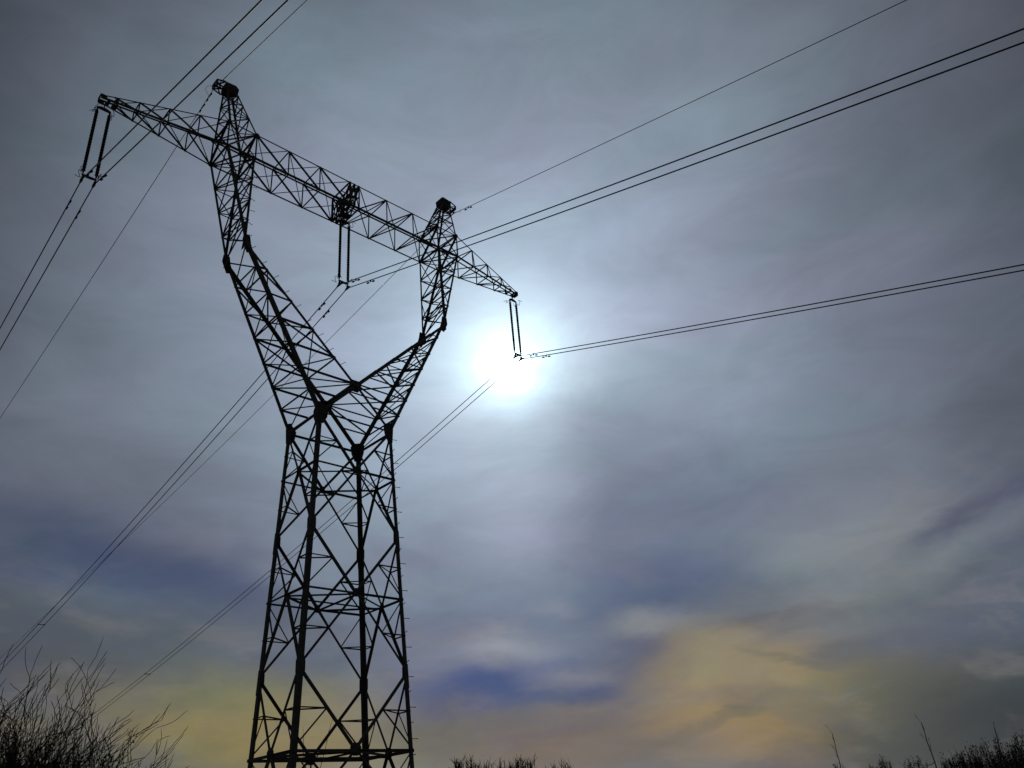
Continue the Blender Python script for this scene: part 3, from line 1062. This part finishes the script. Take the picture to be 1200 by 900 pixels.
def bare_bush(x, y, h, seed, label, stems=9, leafp=.0, lean=(0, 0), depth=4, spread=.50, name='bare_bush'):
    rnd = random.Random(seed)
    root = empty(name, (x, y, 0))
    tag(root, label, 'bush', 'bushes at the left edge')
    tb, cbm, lb = bmesh.new(), bmesh.new(), bmesh.new()
    for i in range(stems):
        a = rnd.uniform(0, math.tau)
        lean_ = rnd.uniform(.04, .48)
        d = Vector((math.cos(a)*lean_+lean[0], math.sin(a)*lean_+lean[1], 1)).normalized()
        p = Vector((math.cos(a)*.18, math.sin(a)*.18, -.05))
        l0 = h*(rnd.uniform(.46, .58) if i % 3 == 0 else rnd.uniform(.30, .50))
        pts, rad = [p.copy()], [.034]
        q, dd = p.copy(), d
        for k in range(6):
            dd = (dd+Vector((rnd.gauss(0, .07), rnd.gauss(0, .07), 0))).normalized()
            q = q + dd*l0/6
            pts.append(q.copy()); rad.append(.034*(1-.5*(k+1)/6))
        tube(tb, pts, rad, 7)
        for k in range(2, 7):
            for _ in range(3):
                side = Vector((rnd.gauss(0, 1), rnd.gauss(0, 1), rnd.gauss(0, .4))).normalized()
                branch(cbm, pts[k], (dd+side*spread).normalized(), h*rnd.uniform(.18, .40), rad[k]*.6, depth-1, rnd, spread*1.2, .03, 7, 2, lb, leafp*(1 if k < 4 else 0))
    link('trunk', tb, M_BARK, root)
    link('crown', cbm, M_TWIG, root)
    if leafp > 0:
        link('foliage', lb, M_DRYLEAF, root)
    else:
        lb.free()
    return root

bare_bush(-11.70, -10.45, 3.05, 11, 'dense bare bush cut off by the left edge of the picture', 24, .35)
bare_bush(-11.12, -10.6, 3.10, 5, 'tallest bare bush, its long upright whips beside the left edge', 26, .35, (.04, 0))
bare_bush(-11.06, -10.72, 2.72, 23, 'low spreading bare bush leaning right towards the pylon', 24, .25, (.05, -.04))

# tall shrubs and whips along the right edge and far behind the pylon
def shrub(x, y, h, width, seed, label, leafp, group, dens=60):
    rnd = random.Random(seed)
    root = empty('leafy_shrub', (x, y, 0))
    tag(root, label, 'shrub', group)
    tb, cbm, lb = bmesh.new(), bmesh.new(), bmesh.new()
    for i in range(dens):
        a = rnd.uniform(0, math.tau); rr = width*math.sqrt(rnd.random())
        hh = h*(1-.14*(rr/width)**2)*rnd.uniform(.80, 1.0)
        p = Vector((math.cos(a)*rr*.6, math.sin(a)*rr*.6, -.05))
        q = Vector((math.cos(a)*rr, math.sin(a)*rr, hh))
        mid = (p+q)/2 + Vector((rnd.gauss(0, .05), rnd.gauss(0, .05), 0))
        tube(tb if i % 3 == 0 else cbm, [p, mid, q], [.016, .010, .003], 4)
        n = int(hh*22)
        for k in range(n):
            t = rnd.uniform(.3, 1)**.7
            P = p.lerp(mid, t*2) if t < .5 else mid.lerp(q, t*2-1)
            side = Vector((rnd.gauss(0, 1), rnd.gauss(0, 1), 1.4)).normalized()
            l = rnd.uniform(.08, .26)*(1.15-t*.5)
            if rnd.random() < .4:
                tube(cbm, [P, P+side*l], [.004, .002], 3)
            for _ in range(2):
                if rnd.random() < leafp:
                    leaf(lb, P+side*l*rnd.random(), rnd.uniform(.014, .038), rnd)
    link('trunk', tb, M_BARK, root)
    link('crown', cbm, M_TWIG, root)
    link('foliage', lb, M_LEAF, root)
    return root

camxy = Vector((-14.047, -22.312))
def place(az, dist):
    return camxy.x + math.sin(R(az))*dist, camxy.y + math.cos(R(az))*dist

SHR = [  # azimuth, distance, height, width, label
    (73.7, 22.0, 2.72, .62, 'tallest leafy shrub, cut by the lower right corner of the picture'),
    (72.4, 21.0, 2.46, .60, 'broad dark shrub second from the lower right corner'),
    (71.3, 22.0, 2.58, .42, 'dark shrub around the foot of the short thin sapling'),
    (70.3, 22.5, 2.50, .50, 'dark two-topped shrub left of the short thin sapling'),
    (69.6, 23.5, 2.50, .22, 'narrow dark shrub between the tall thin sapling and the thick shrubs'),
    (68.9, 24.0, 2.44, .20, 'very narrow dark shrub just right of the tall thin sapling'),
    (67.3, 25.0, 2.50, .36, 'low shrub just left of the tall thin sapling'),
    (65.7, 26.0, 2.62, .24, 'pointed low shrub halfway between the leftmost and the tall sapling'),
    (64.9, 26.5, 2.46, .26, 'lowest of the small shrubs right of the leftmost thin sapling'),
    (63.1, 27.5, 2.58, .30, 'small shrub around the foot of the leftmost thin sapling'),
]
for i, (az, ds, h, w, lb_) in enumerate(SHR):
    x, y = place(az, ds)
    shrub(x, y, h, w, 40+i, lb_, .38, 'shrubs along the right edge', int(34+110*w))

def whip(az, ds, h, lean, seed, label, droop=False, double=False):
    x, y = place(az, ds)
    rnd = random.Random(seed)
    root = empty('bare_sapling', (x, y, 0))
    tag(root, label, 'sapling', 'thin bare saplings')
    a = Vector((math.cos(R(az)), -math.sin(R(az)), 0))
    tb, cbm = bmesh.new(), bmesh.new()
    n = 14
    def stem(top, ln, r0, start=0):
        pts = [Vector((0, 0, -.05)) + a*ln*((k/n)**1.5) + Vector((rnd.gauss(0, .010), rnd.gauss(0, .010), top*k/n)) for k in range(start, n+1)]
        tube(tb, pts, [r0*(1-.8*(start+k)/n)+.003 for k in range(len(pts))], 6)
        return pts
    pts = stem(h, lean, .024)
    stems = [pts]
    if double:
        stems.append(stem(h+.28, .85, .018, 0))
    for pt in stems:
        for k in range(7, n+1):
            side = a*rnd.gauss(0, .45) + Vector((0, 0, rnd.uniform(.8, 1.5)))
            branch(cbm, pt[k], side, rnd.uniform(.08, .22), .005, 1 if k > 10 else 0, rnd, .4, .06, 4, 2)
    if droop:
        P = pts[n-4]
        for l, o in ((.85, 0), (.5, 1)):
            q = [P + Vector((0, 0, -.12*(1-o))) + a*(-l*t) + Vector((0, 0, -.22*l*math.sin(t*math.pi*.75) + .42*l*t*t)) for t in (0, .15, .3, .45, .6, .8, 1)]
            tube(cbm, q, [.009, .008, .007, .006, .005, .004, .002], 5)
    link('trunk', tb, M_BARK, root)
    link('crown', cbm, M_TWIG, root)

whip(63.2, 28, 3.45, .02, 1, 'leftmost thin bare sapling on the right, ending in a small fork')
whip(68.5, 25, 3.26, -.10, 2, 'tall thin bare sapling near the right edge with a drooping side branch', True)
whip(71.75, 22, 2.80, .05, 3, 'short thin bare sapling standing among the dark shrubs at right')
whip(30.45, 30, 4.98, -.02, 4, 'thin two-stemmed bare sapling seen through the lattice foot of the pylon', False, True)

FAR = [(40.4, 60, 6.0, .85, 'small dark distant tree top just right of the pylon foot'),
       (41.6, 62, 5.85, .8, 'lower distant tree top right beside the one nearest the pylon'),
       (43.1, 62, 5.78, .9, 'left half of the pair of distant tree tops below the sun'),
       (44.2, 60, 5.88, .8, 'taller right one of the pair of distant tree tops below the sun'),
       (46.2, 66, 5.60, 1.2, 'faint lowest distant tree top farthest right of the pylon')]
def far_tree(az, ds, h, w, seed, label):
    x, y = place(az, ds)
    rnd = random.Random(seed)
    root = empty('bare_tree', (x, y, 0))
    tag(root, label, 'tree', 'distant tree tops behind the pylon')
    tb, cbm = bmesh.new(), bmesh.new()
    tube(tb, [Vector((0, 0, -.1)), Vector((.05, 0, h*.25)), Vector((0, .05, h*.5))], [.16, .12, .09], 8)
    for i in range(44):
        a = rnd.uniform(0, math.tau)
        p = Vector((0, 0, h*rnd.uniform(.2, .5)))
        tip = Vector((math.cos(a)*w*rnd.uniform(.2, 1), math.sin(a)*w*rnd.uniform(.2, 1), h*rnd.uniform(.78, 1)))
        mid = (p+tip)/2 + Vector((math.cos(a)*w*.25, math.sin(a)*w*.25, 0))
        tube(cbm, [p, mid, tip], [.045, .03, .012], 4)
        for k in range(16):
            P = mid.lerp(tip, rnd.random())
            d = Vector((rnd.gauss(0, .5), rnd.gauss(0, .5), 1)).normalized()
            tube(cbm, [P, P+d*rnd.uniform(.2, .6)], [.016, .008], 3)
    link('trunk', tb, M_BARK, root)
    link('crown', cbm, M_TWIG, root)
for i, (az, ds, h, w, lb_) in enumerate(FAR):
    far_tree(az, ds, h, w, 70+i, lb_)

# a small distant utility pole seen between the pylon's legs
px_, py_ = place(30.9, 120)
pole = empty('utility_pole', (px_, py_, 0))
tag(pole, 'small distant utility pole with two crossarms seen between the pylon legs', 'utility pole')
a = Vector((math.cos(R(30.9)), -math.sin(R(30.9)), 0))
b_ = bmesh.new(); tube(b_, [Vector((0, 0, -.1)), Vector((0, 0, 12.3))], [.17, .11], 10); link('post', b_, M_CONC, pole)
for z in (12.1, 11.5):
    b_ = bmesh.new(); box(b_, Vector((0, 0, z)), 1.8, .09, .09, a, Vector((0, 0, 1)).cross(a)); link('crossarm', b_, M_STEEL, pole)
    for s in (-.8, -.3, .3, .8):
        b_ = bmesh.new(); q = a*s + Vector((0, 0, z+.045)); tube(b_, [q, q+Vector((0, 0, .1)), q+Vector((0, 0, .18))], [.05, .06, .03], 8); link('insulator', b_, M_SHED, pole)
